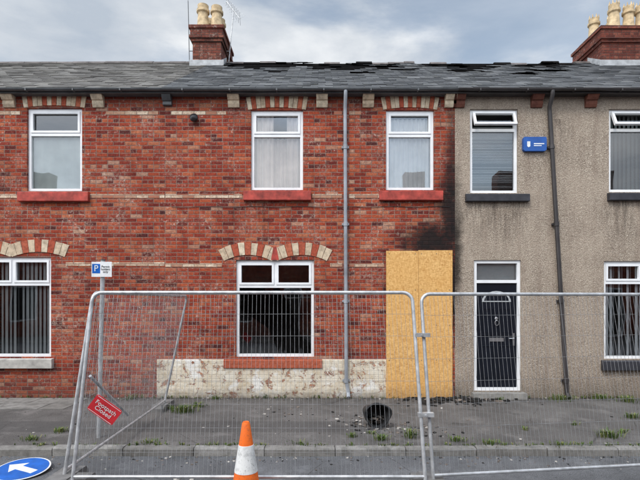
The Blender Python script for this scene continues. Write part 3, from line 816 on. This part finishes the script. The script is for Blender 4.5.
while x < 30:
    j = R.uniform(-.010, .006); e = R.uniform(-.006, .008)
    k.prism_x([(KY-.004, -.12), (KY-.13+e, -.12), (KY-.13+e, -.012+j), (KY-.115+e, .006+j), (KY-.004, .008+j)], x+.005, x+.910)
    k.prism_x([(-12.346, -.12), (-12.21, -.12), (-12.21, -.01), (-12.22, .006), (-12.346, .008)], x+.004, x+.911); x += .915
k.build()
fl = MB('paving_flags', [M['kerb']])
for i in range(9):
    for j in range(2):
        x0_ = -8.6+i*.455; y0_ = -.95+j*.455
        fl.box(x0_+.004, x0_+.451, y0_+.004, y0_+.451, -.03, .005+R.uniform(0, .008))
fl.build()

M['rubble'] = stone('rubble', (0.22, 0.18, 0.15), (0.12, 0.105, 0.095), 20)
M['rubblelight'] = simple('plaster_fragments', (0.45, 0.42, 0.38), .9, .35, 10)
M['charbit'] = simple('burnt_fragments', (0.014, 0.013, 0.012), .8, .5, 20)
def chunk(mb, c, s_, mi, rr):
    vs = []
    for dx in (-1, 1):
        for dy in (-1, 1):
            for dz in (0, 1): vs.append(Vector((dx*s_*rr.uniform(.3, 1), dy*s_*rr.uniform(.3, 1), dz*s_*rr.uniform(.2, .7))))
    m4 = Matrix.Translation(c) @ Matrix.Rotation(rr.uniform(0, 6.28), 4, 'Z')
    mb.mesh([m4 @ q for q in vs], [(0, 1, 3, 2), (4, 6, 7, 5), (0, 4, 5, 1), (2, 3, 7, 6), (0, 2, 6, 4), (1, 5, 7, 3)], mi)
db = MB('debris', [M['rubble'], M['rubblelight'], M['charbit']])
rr = random.Random(4)
for i in range(900):
    x = rr.uniform(-7.5, 7.5); y = -abs(rr.gauss(0, .10))-.01 if i % 3 else rr.uniform(-2.9, -.05)
    chunk(db, Vector((x, y, 0)), rr.choice([.005, .006, .008, .011, .016, .022]), rr.choice([0, 0, 0, 0, 0, 1, 2, 2]), rr)
for i in range(300):
    chunk(db, Vector((rr.gauss(2.6, .5), -abs(rr.gauss(.10, .22))-.02, 0)), rr.choice([.01, .015, .02, .03, .05, .07]), 2 if rr.random() < .8 else 0, rr)
for cx_, cy_, n_ in ((.95, -2.1, 120), (.5, -1.6, 40), (1.6, -2.3, 50), (-.6, -1.2, 25)):
    for i in range(n_):
        chunk(db, Vector((rr.gauss(cx_, .28), rr.gauss(cy_, .2), 0)), rr.choice([.005, .008, .012, .02, .03]), rr.choice([0, 2, 2, 2, 0, 1]), rr)
for i in range(420):
    chunk(db, Vector((rr.uniform(-6, 6), KY-.14-abs(rr.gauss(0, .16)), -.1)), rr.choice([.005, .008, .012, .018]), rr.choice([0, 0, 0, 1, 2]), rr)
for i in range(22):
    chunk(db, Vector((rr.gauss(-1.55, .14), rr.gauss(-4.05, .12), -.1)), rr.uniform(.015, .05), 1, rr)
# fallen broken slates / burnt laths by the doorway
for i in range(16):
    q = Vector((rr.gauss(2.7, .45), -abs(rr.gauss(.2, .15))-.05, .008+i*.001)); a = rr.uniform(0, 3.1); L_ = rr.uniform(.08, .26)
    m4 = Matrix.Translation(q) @ Matrix.Rotation(a, 4, 'Z') @ Matrix.Rotation(rr.uniform(-.15, .15), 4, 'Y')
    db.box(-L_, L_, -.015, .015, 0, .02, 2, m4)
db.build()

def leafmat():
    t = NT('weed_leaf')
    c = t.ramp(t.island(), [(0, (0.045, 0.08, 0.02)), (.6, (0.10, 0.155, 0.035)), (1, (0.26, 0.24, 0.10))])
    return t.done(c, .7)
M['leaf'] = leafmat()
def tuft(mb, c, r, h, n, rr):
    for i in range(n):
        a = rr.uniform(0, 6.28); q = abs(rr.gauss(0, .5))*r; b = Vector((c[0]+q*math.cos(a), c[1]+q*math.sin(a)*.7, c[2]))
        a2 = a+rr.uniform(-.8, .8); L = h*rr.uniform(.4, 1.1); out = L*rr.uniform(.2, .9)
        d = Vector((math.cos(a2), math.sin(a2), 0)); s_ = d.cross(Vector((0, 0, 1)))*rr.uniform(.003, .009)
        m_ = b+d*out*.4+Vector((0, 0, L*.7)); e = b+d*out+Vector((0, 0, L*rr.uniform(.6, 1)))
        mb.mesh([b-s_*.6, b+s_*.6, m_+s_, m_-s_, e], [(0, 1, 2, 3), (3, 2, 4)])
wd = MB('weeds', [M['leaf']])
rr = random.Random(12)
def at(px_, py_, z=0):
    d = F*(EYE-z)/(py_-300); return ((px_-320)*d/F, CAMY+d, z)
for (px_, py_, r, h, n) in [(183, 412, .26, .14, 220), (198, 407, .16, .10, 90), (172, 409, .1, .07, 40), (608, 437, .17, .11, 170), (622, 433, .1, .07, 60), (632, 418, .15, .10, 120), (628, 402, .2, .13, 140),
        (381, 440, .14, .09, 90), (372, 434, .1, .05, 40), (410, 438, .09, .16, 70), (490, 444, .2, .06, 110), (500, 400, .12, .07, 50), (560, 400, .35, .12, 170), (600, 399, .28, .12, 140),
        (60, 432, .15, .08, 80), (30, 440, .2, .06, 90), (150, 443, .2, .05, 80), (300, 444, .2, .05, 60), (560, 445, .25, .05, 80), (130, 399, .2, .10, 80), (215, 399, .12, .08, 50), (352, 437, .1, .07, 60), (455, 441, .15, .07, 80), (525, 430, .09, .06, 40), (575, 425, .1, .06, 40)]:
    tuft(wd, at(px_, py_), r, h, n, rr)
for i in range(150):
    tuft(wd, (rr.uniform(-7, 7), KY+rr.gauss(-.0, .015), 0.0), .06, rr.uniform(.02, .06), 9, rr)
for i in range(90):
    tuft(wd, (rr.uniform(-7, 7), -.03, 0.0), .05, rr.uniform(.03, .10), 9, rr)
wd.build()

# ---------------------------------------------------------------- fence panels
def fence_panel(name, bl, br, tl, tr, foot=True, seed=0):
    bl, br, tl, tr = map(Vector, (bl, br, tl, tr))
    loc = (bl+br)/2
    par = empty(name, loc)
    def P(u, v): return (bl.lerp(br, u)).lerp(tl.lerp(tr, u), v)
    W = (br-bl).length; H = (tl-bl).length
    f = MB('tube_frame', [M['galv']], par, True)
    cr = .10
    pts = [P(0, -.075), P(0, 1-cr/H)]
    for k in range(1, 6):
        a = math.pi/2*k/5
        pts.append(P((cr-cr*math.cos(a))/W, 1-(cr-cr*math.sin(a))/H))
    for k in range(0, 6):
        a = math.pi/2*k/5
        pts.append(P(1-(cr-cr*math.sin(a))/W, 1-(cr-cr*math.cos(a))/H))
    pts.append(P(1, -.075))
    f.path(pts, .019, 10)
    f.tube(P(0.003, .0), P(.997, .0), .017, 10)
    f.build()
    wv = MB('wire_mesh', [M['wire']], par)
    n = int(W/.046)
    nrm = Vector((br-bl)).cross(tl-bl).normalized()
    for i in range(1, n):
        u = i/n
        bow = lambda v: P(u, v)+nrm*(.025*math.sin(u*9+seed)*math.sin(v*math.pi))
        ps = [P(u, 0), bow(.33), bow(.66), P(u, 1)]
        for q in range(3): wv.tube(ps[q], ps[q+1], .0016, 4, 0, False)
    for j in range(1, 8):
        v = j/8
        prev = P(0, v)
        for i in range(1, 13):
            u = i/12; q = P(u, v)+nrm*(.025*math.sin(u*9+seed)*math.sin(v*math.pi)+.004)
            wv.tube(prev, q, .0019, 4, 0, False); prev = q
    wv.build()
    if foot:
        ft = MB('feet', [M['concfoot']], par)
        for q in (P(0, -.075), P(1, -.075)):
            M4 = Matrix.Translation((q.x, q.y, q.z-.02))
            ft.prism_x([(-.30, 0), (-.30, .07), (-.25, .12), (.25, .12), (.30, .07), (.30, 0)], -.11, .11)
            b = len(ft.v)-12
            for i in range(b, len(ft.v)): ft.v[i] = tuple(M4 @ Vector(ft.v[i]))
        ft.build()
    return par
yb, yt = CAMY+4.60, CAMY+4.97
fence_panel('temporary_fence_panel', ((73-320)/100.4, yb, .16), ((425-320)/100.4, yb, .16), ((93-320)/93, yt, 2.0), ((412-320)/93, yt, 2.0), seed=1)
fence_panel('temporary_fence_panel', (1.14, yb+.06, .15), (4.5, yb+.55, .13), (1.09, yt+.02, 1.985), (4.45, yt+.50, 1.985), seed=2)
fence_panel('temporary_fence_panel', (-2.62, CAMY+4.75, .17), (-2.75, CAMY+8.2, .14), (-2.43, CAMY+4.95, 2.0), (-2.36, CAMY+8.2, 1.99), seed=3)
cl = empty('fence_clamp', (1.06, yt-.07, 1.6))
m = MB('clamp', [M['galv']], cl)
for (z, y_) in ((1.55, yt-.085), (.75, yt-.25)):
    m.box(1.0, 1.16, y_-.03, y_+.03, z-.02, z+.02); m.tube((1.075, y_-.05, z), (1.075, y_+.05, z), .01, 6)
m.build()

# red notice hanging on fence
rs = empty('warning_sign', (-2.3, CAMY+4.98, .75))
cx, cz, yy = (106.5-320)*4.70/F, EYE-(409-300)*4.70/F, CAMY+4.66
Rm = Matrix.Translation((cx, yy, cz)) @ Matrix.Rotation(math.radians(11), 4, 'X') @ Matrix.Rotation(math.radians(39), 4, 'Y')
m = MB('plate', [M['signred'], M['signwhite']], rs)
w_, h_ = .15, .10
m.prism_y([(-w_, -h_+.015), (-w_+.015, -h_), (w_-.015, -h_), (w_, -h_+.015), (w_, h_-.015), (w_-.015, h_), (-w_+.015, h_), (-w_, h_-.015)], -.003, .003, 0, Rm)
m.box(-w_+.012, w_-.012, -.0045, -.003, h_-.014, h_-.010, 1, Rm); m.box(-w_+.012, w_-.012, -.0045, -.003, -h_+.010, -h_+.014, 1, Rm)
m.build()
rot = (Rm @ Matrix.Rotation(math.radians(90), 4, 'X')).to_3x3()
text('lettering', 'Footpath\nClosed', .066, Rm @ Vector((0, -.005, 0)), rot, M['signwhite'], rs)
bp = empty('fence_brace', (-2.3, -4, .9))
m = MB('pole', [M['galv']], bp, True)
m.tube(((90-320)*4.85/F, CAMY+4.85, EYE-(376-300)*4.85/F), ((128-320)*5.6/F, CAMY+5.6, EYE-(415-300)*5.6/F), .016, 8)
m.build()

# parking sign
psx = (103-320)*6.45/F; psy = CAMY+6.45
ps = empty('parking_sign', (psx, psy, 0))
m = MB('post', [M['galv'], M['signwhite'], M['signblue'], M['greytrim']], ps, True)
zt_ = EYE+(300-262)*6.45/F; zb_ = EYE+(300-277)*6.45/F
m.tube((psx-.06, psy, 0), (psx, psy, zt_+.02), .030, 12)
m.tube((psx, psy, zt_+.02), (psx, psy, zt_+.035), .033, 12, 3)
m.box(psx-.14, psx+.14, psy-.042, psy-.036, zb_, zt_, 1)
m.box(psx-.13, psx-.02, psy-.044, psy-.042, zb_+.05, zt_-.03, 2)
m.box(psx-.10, psx+.10, psy-.036, psy+.0, zb_+.08, zb_+.10, 3)
m.build()
rx = Matrix.Rotation(math.radians(90), 3, 'X')
text('letter_p', 'P', .12, (psx-.075, psy-.045, (zt_+zb_)/2+.01), rx, M['signwhite'], ps)
text('lettering', 'Permit\nholders\nonly', .042, (psx+.055, psy-.044, (zt_+zb_)/2+.0), rx, M['black'], ps)

# blue arrow sign lying on the road
ks = empty('keep_left_sign', at(24, 470, -.1))
c0 = Vector(at(22, 469, -.06))
M4 = Matrix.Translation(c0) @ Matrix.Rotation(math.radians(14), 4, 'Z') @ Matrix.Rotation(math.radians(-84), 4, 'X')
m = MB('disc', [M['signblue'], M['signwhite'], M['greytrim']], ks)
n = 40; r_ = .30
ci = lambda r: [(r*math.cos(2*math.pi*k/n), r*math.sin(2*math.pi*k/n)) for k in range(n)]
m.prism_y(ci(r_), -.002, .004, 2, M4)
m.prism_y(ci(r_-.004), -.005, -.002, 1, M4)
m.prism_y(ci(r_-.022), -.008, -.005, 0, M4)
A4 = M4 @ Matrix.Rotation(math.radians(35), 4, 'Y')
m.prism_y([(-.21, 0), (-.05, .13), (-.05, .045), (.20, .045), (.20, -.045), (-.05, -.045), (-.05, -.13)], -.010, -.008, 1, A4)
m.build()
# ---- traffic cone
cxn, cyn = (246-320)/106.2, CAMY+4.35
cn = empty('traffic_cone', (cxn, cyn, -.1))
m = MB('cone_body', [M['orange'], M['conewhite'], M['black']], cn, True)
def rad(z): return .035+(.77-z)/.80*.125
prof = [(.19, -.055, 0), (.175, -.02, 0), (rad(-.01), -.01, 0), (rad(.31), .31, 0), (rad(.31)+.003, .311, 1), (rad(.56)+.003, .56, 1), (rad(.56), .561, 0), (rad(.76), .76, 0), (.028, .775, 0), (.02, .77, 0), (.02, .5, 0)]
m.lathe(cxn, cyn, prof, 28)
m.box(cxn-.24, cxn+.24, cyn-.24, cyn+.24, -.098, -.055, 0)
for sx in (-1, 1):
    for sy in (-1, 1): m.box(cxn+sx*.2-.04, cxn+sx*.2+.04, cyn+sy*.2-.04, cyn+sy*.2+.04, -.099, -.05, 0)
m.build()

# ---- burnt plastic tub lying on pavement
tx, ty, _ = at(376, 428)
tb = empty('plastic_tub', (tx, ty, 0))
m = MB('tub', [M['black'], M['charbit'], M['rubble']], tb, True)
T4 = Matrix.Translation((tx, ty+.08, .185)) @ Matrix.Rotation(math.radians(12), 4, 'Z') @ Matrix.Rotation(math.radians(82), 4, 'X')
m.lathe(0, 0, [(0, -.20), (.13, -.20), (.145, -.18), (.178, .10), (.198, .10), (.20, .125), (.182, .13), (.165, .10), (.13, -.15), (0, -.16)], 24, 0, T4)
# melted, slightly collapsed rim
for i, q in enumerate(m.v):
    q = Vector(q); dx = q.x-tx; dz = q.z-.185
    an = math.atan2(dz, dx); s_ = 1+.06*math.sin(3*an+.5)+.04*math.sin(5*an)
    m.v[i] = (tx+dx*s_*1.04, q.y, max(.004, .185+dz*s_*.95))
m.tube(T4 @ Vector((-.19, 0, .11)), T4 @ Vector((-.12, -.16, .17)), .006, 5); m.tube(T4 @ Vector((-.12, -.16, .17)), T4 @ Vector((.12, -.16, .17)), .006, 5); m.tube(T4 @ Vector((.12, -.16, .17)), T4 @ Vector((.19, 0, .11)), .006, 5)
rr = random.Random(8)
for i in range(55): chunk(m, T4 @ Vector((rr.uniform(-.1, .1), rr.uniform(-.13, -.02), rr.uniform(-.1, .09))), rr.uniform(.02, .05), rr.choice([1, 1, 2]), rr)
m.build()

# ---------------------------------------------------------------- opposite terrace (behind the viewer, seen in reflections)
op = empty('brick_house', (0, -15.5, 0))
m = MB('walls', [M['brickA'], M['slateB'], M['upvc'], M['dark'], M['chim']], op)
YO = -15.3
m.box(-26, 26, YO-8, YO, -.1, 5.9, 0)
m.mesh([(-26, YO+.25, 5.9), (26, YO+.25, 5.9), (26, YO-4, 8.5), (-26, YO-4, 8.5), (-26, YO-8.2, 5.9), (26, YO-8.2, 5.9)], [(0, 1, 2, 3), (3, 2, 5, 4)], 1)
for i in range(-4, 5):
    xo = i*5.7
    for dx, z0, z1, w_ in ((.8, 4.1, 5.6, 1.0), (3.6, 4.1, 5.6, 1.0), (.6, .8, 2.7, 1.5), (3.8, 0.05, 2.6, .9)):
        if xo+dx+w_ > 25.9 or xo+dx < -25.9: continue
        bar(m, xo+dx, xo+dx+w_, z0, z1, YO, YO+.03, .06, 2)
        m.box(xo+dx+.06, xo+dx+w_-.06, YO, YO+.015, z0+.06, z1-.06, 3)
    m.box(xo-.6, xo+.6, YO-4.6, YO-3.4, 7.5, 9.7, 4)
m.build()

# ---------------------------------------------------------------- world
SUN_EL, SUN_AZ = 50, -148   # brightest part of the overcast is high, behind and left of the viewer
az = math.radians(SUN_AZ); el = math.radians(SUN_EL)
dirv = Vector((math.sin(az)*math.cos(el), math.cos(az)*math.cos(el), math.sin(el)))
w = bpy.data.worlds.new('World'); scene.world = w; w.use_nodes = True
t = NT.__new__(NT); t.t = w.node_tree; t.n = t.t.nodes; t.n.clear()
out = t.n.new('ShaderNodeOutputWorld'); bg = t.n.new('ShaderNodeBackground')
sky = t.n.new('ShaderNodeTexSky'); sky.sky_type = 'NISHITA'; sky.sun_disc = False
sky.sun_elevation = el; sky.sun_rotation = az
tc = t.n.new('ShaderNodeTexCoord').outputs['Generated']
mp = t.n.new('ShaderNodeMapping'); mp.inputs['Scale'].default_value = (1.0, 1.0, 2.6); mp.inputs['Location'].default_value = (.3, .1, .2); t.l(tc, mp.inputs[0])
nz = t.noise(1.9, 9, .55, mp.outputs[0], .3)
nz2 = t.noise(3.0, 8, .55, mp.outputs[0], .2)
cloudcol = t.ramp(nz2, [(0.32, (4.6, 5.2, 6.0)), (0.5, (6.3, 6.7, 7.2)), (0.64, (8.6, 8.8, 9.0))])
skyc = t.mix(1.0, sky.outputs[0], (1.9, 1.75, 1.5), 'MULTIPLY')
col = t.mix(t.mr(nz, .38, .55, .3, 1.0, True), skyc, cloudcol)
dot = t.vmath('DOT_PRODUCT', tc, tuple(dirv), 1)
gain = t.mr(dot, .1, 1.0, 1.0, 3.2, True)
vs_ = t.n.new('ShaderNodeVectorMath'); vs_.operation = 'SCALE'; t.l(col, vs_.inputs[0]); t.l(gain, vs_.inputs['Scale'])
t.l(vs_.outputs[0], bg.inputs[0]); bg.inputs[1].default_value = 0.11
t.l(bg.outputs[0], out.inputs[0])

sd = bpy.data.lights.new('sun', 'SUN'); sd.energy = 1.5; sd.angle = math.radians(12); sd.color = (1.0, .96, .9)
so = bpy.data.objects.new('sun', sd); scene.collection.objects.link(so)
so.rotation_euler = (-dirv).to_track_quat('-Z', 'Y').to_euler()
so.location = (-5, -12, 14)

cam = bpy.data.cameras.new('camera'); cam.sensor_width = 36; cam.lens = 36*F/640; cam.shift_y = 60/640
cam.clip_end = 1500; cam.clip_start = .05
co = bpy.data.objects.new('camera', cam); scene.collection.objects.link(co)
co.location = (0, CAMY, EYE); co.rotation_euler = (math.radians(90), 0, 0)
scene.camera = co
scene.view_settings.view_transform = 'Standard'; scene.view_settings.look = 'None'; scene.view_settings.exposure = 0
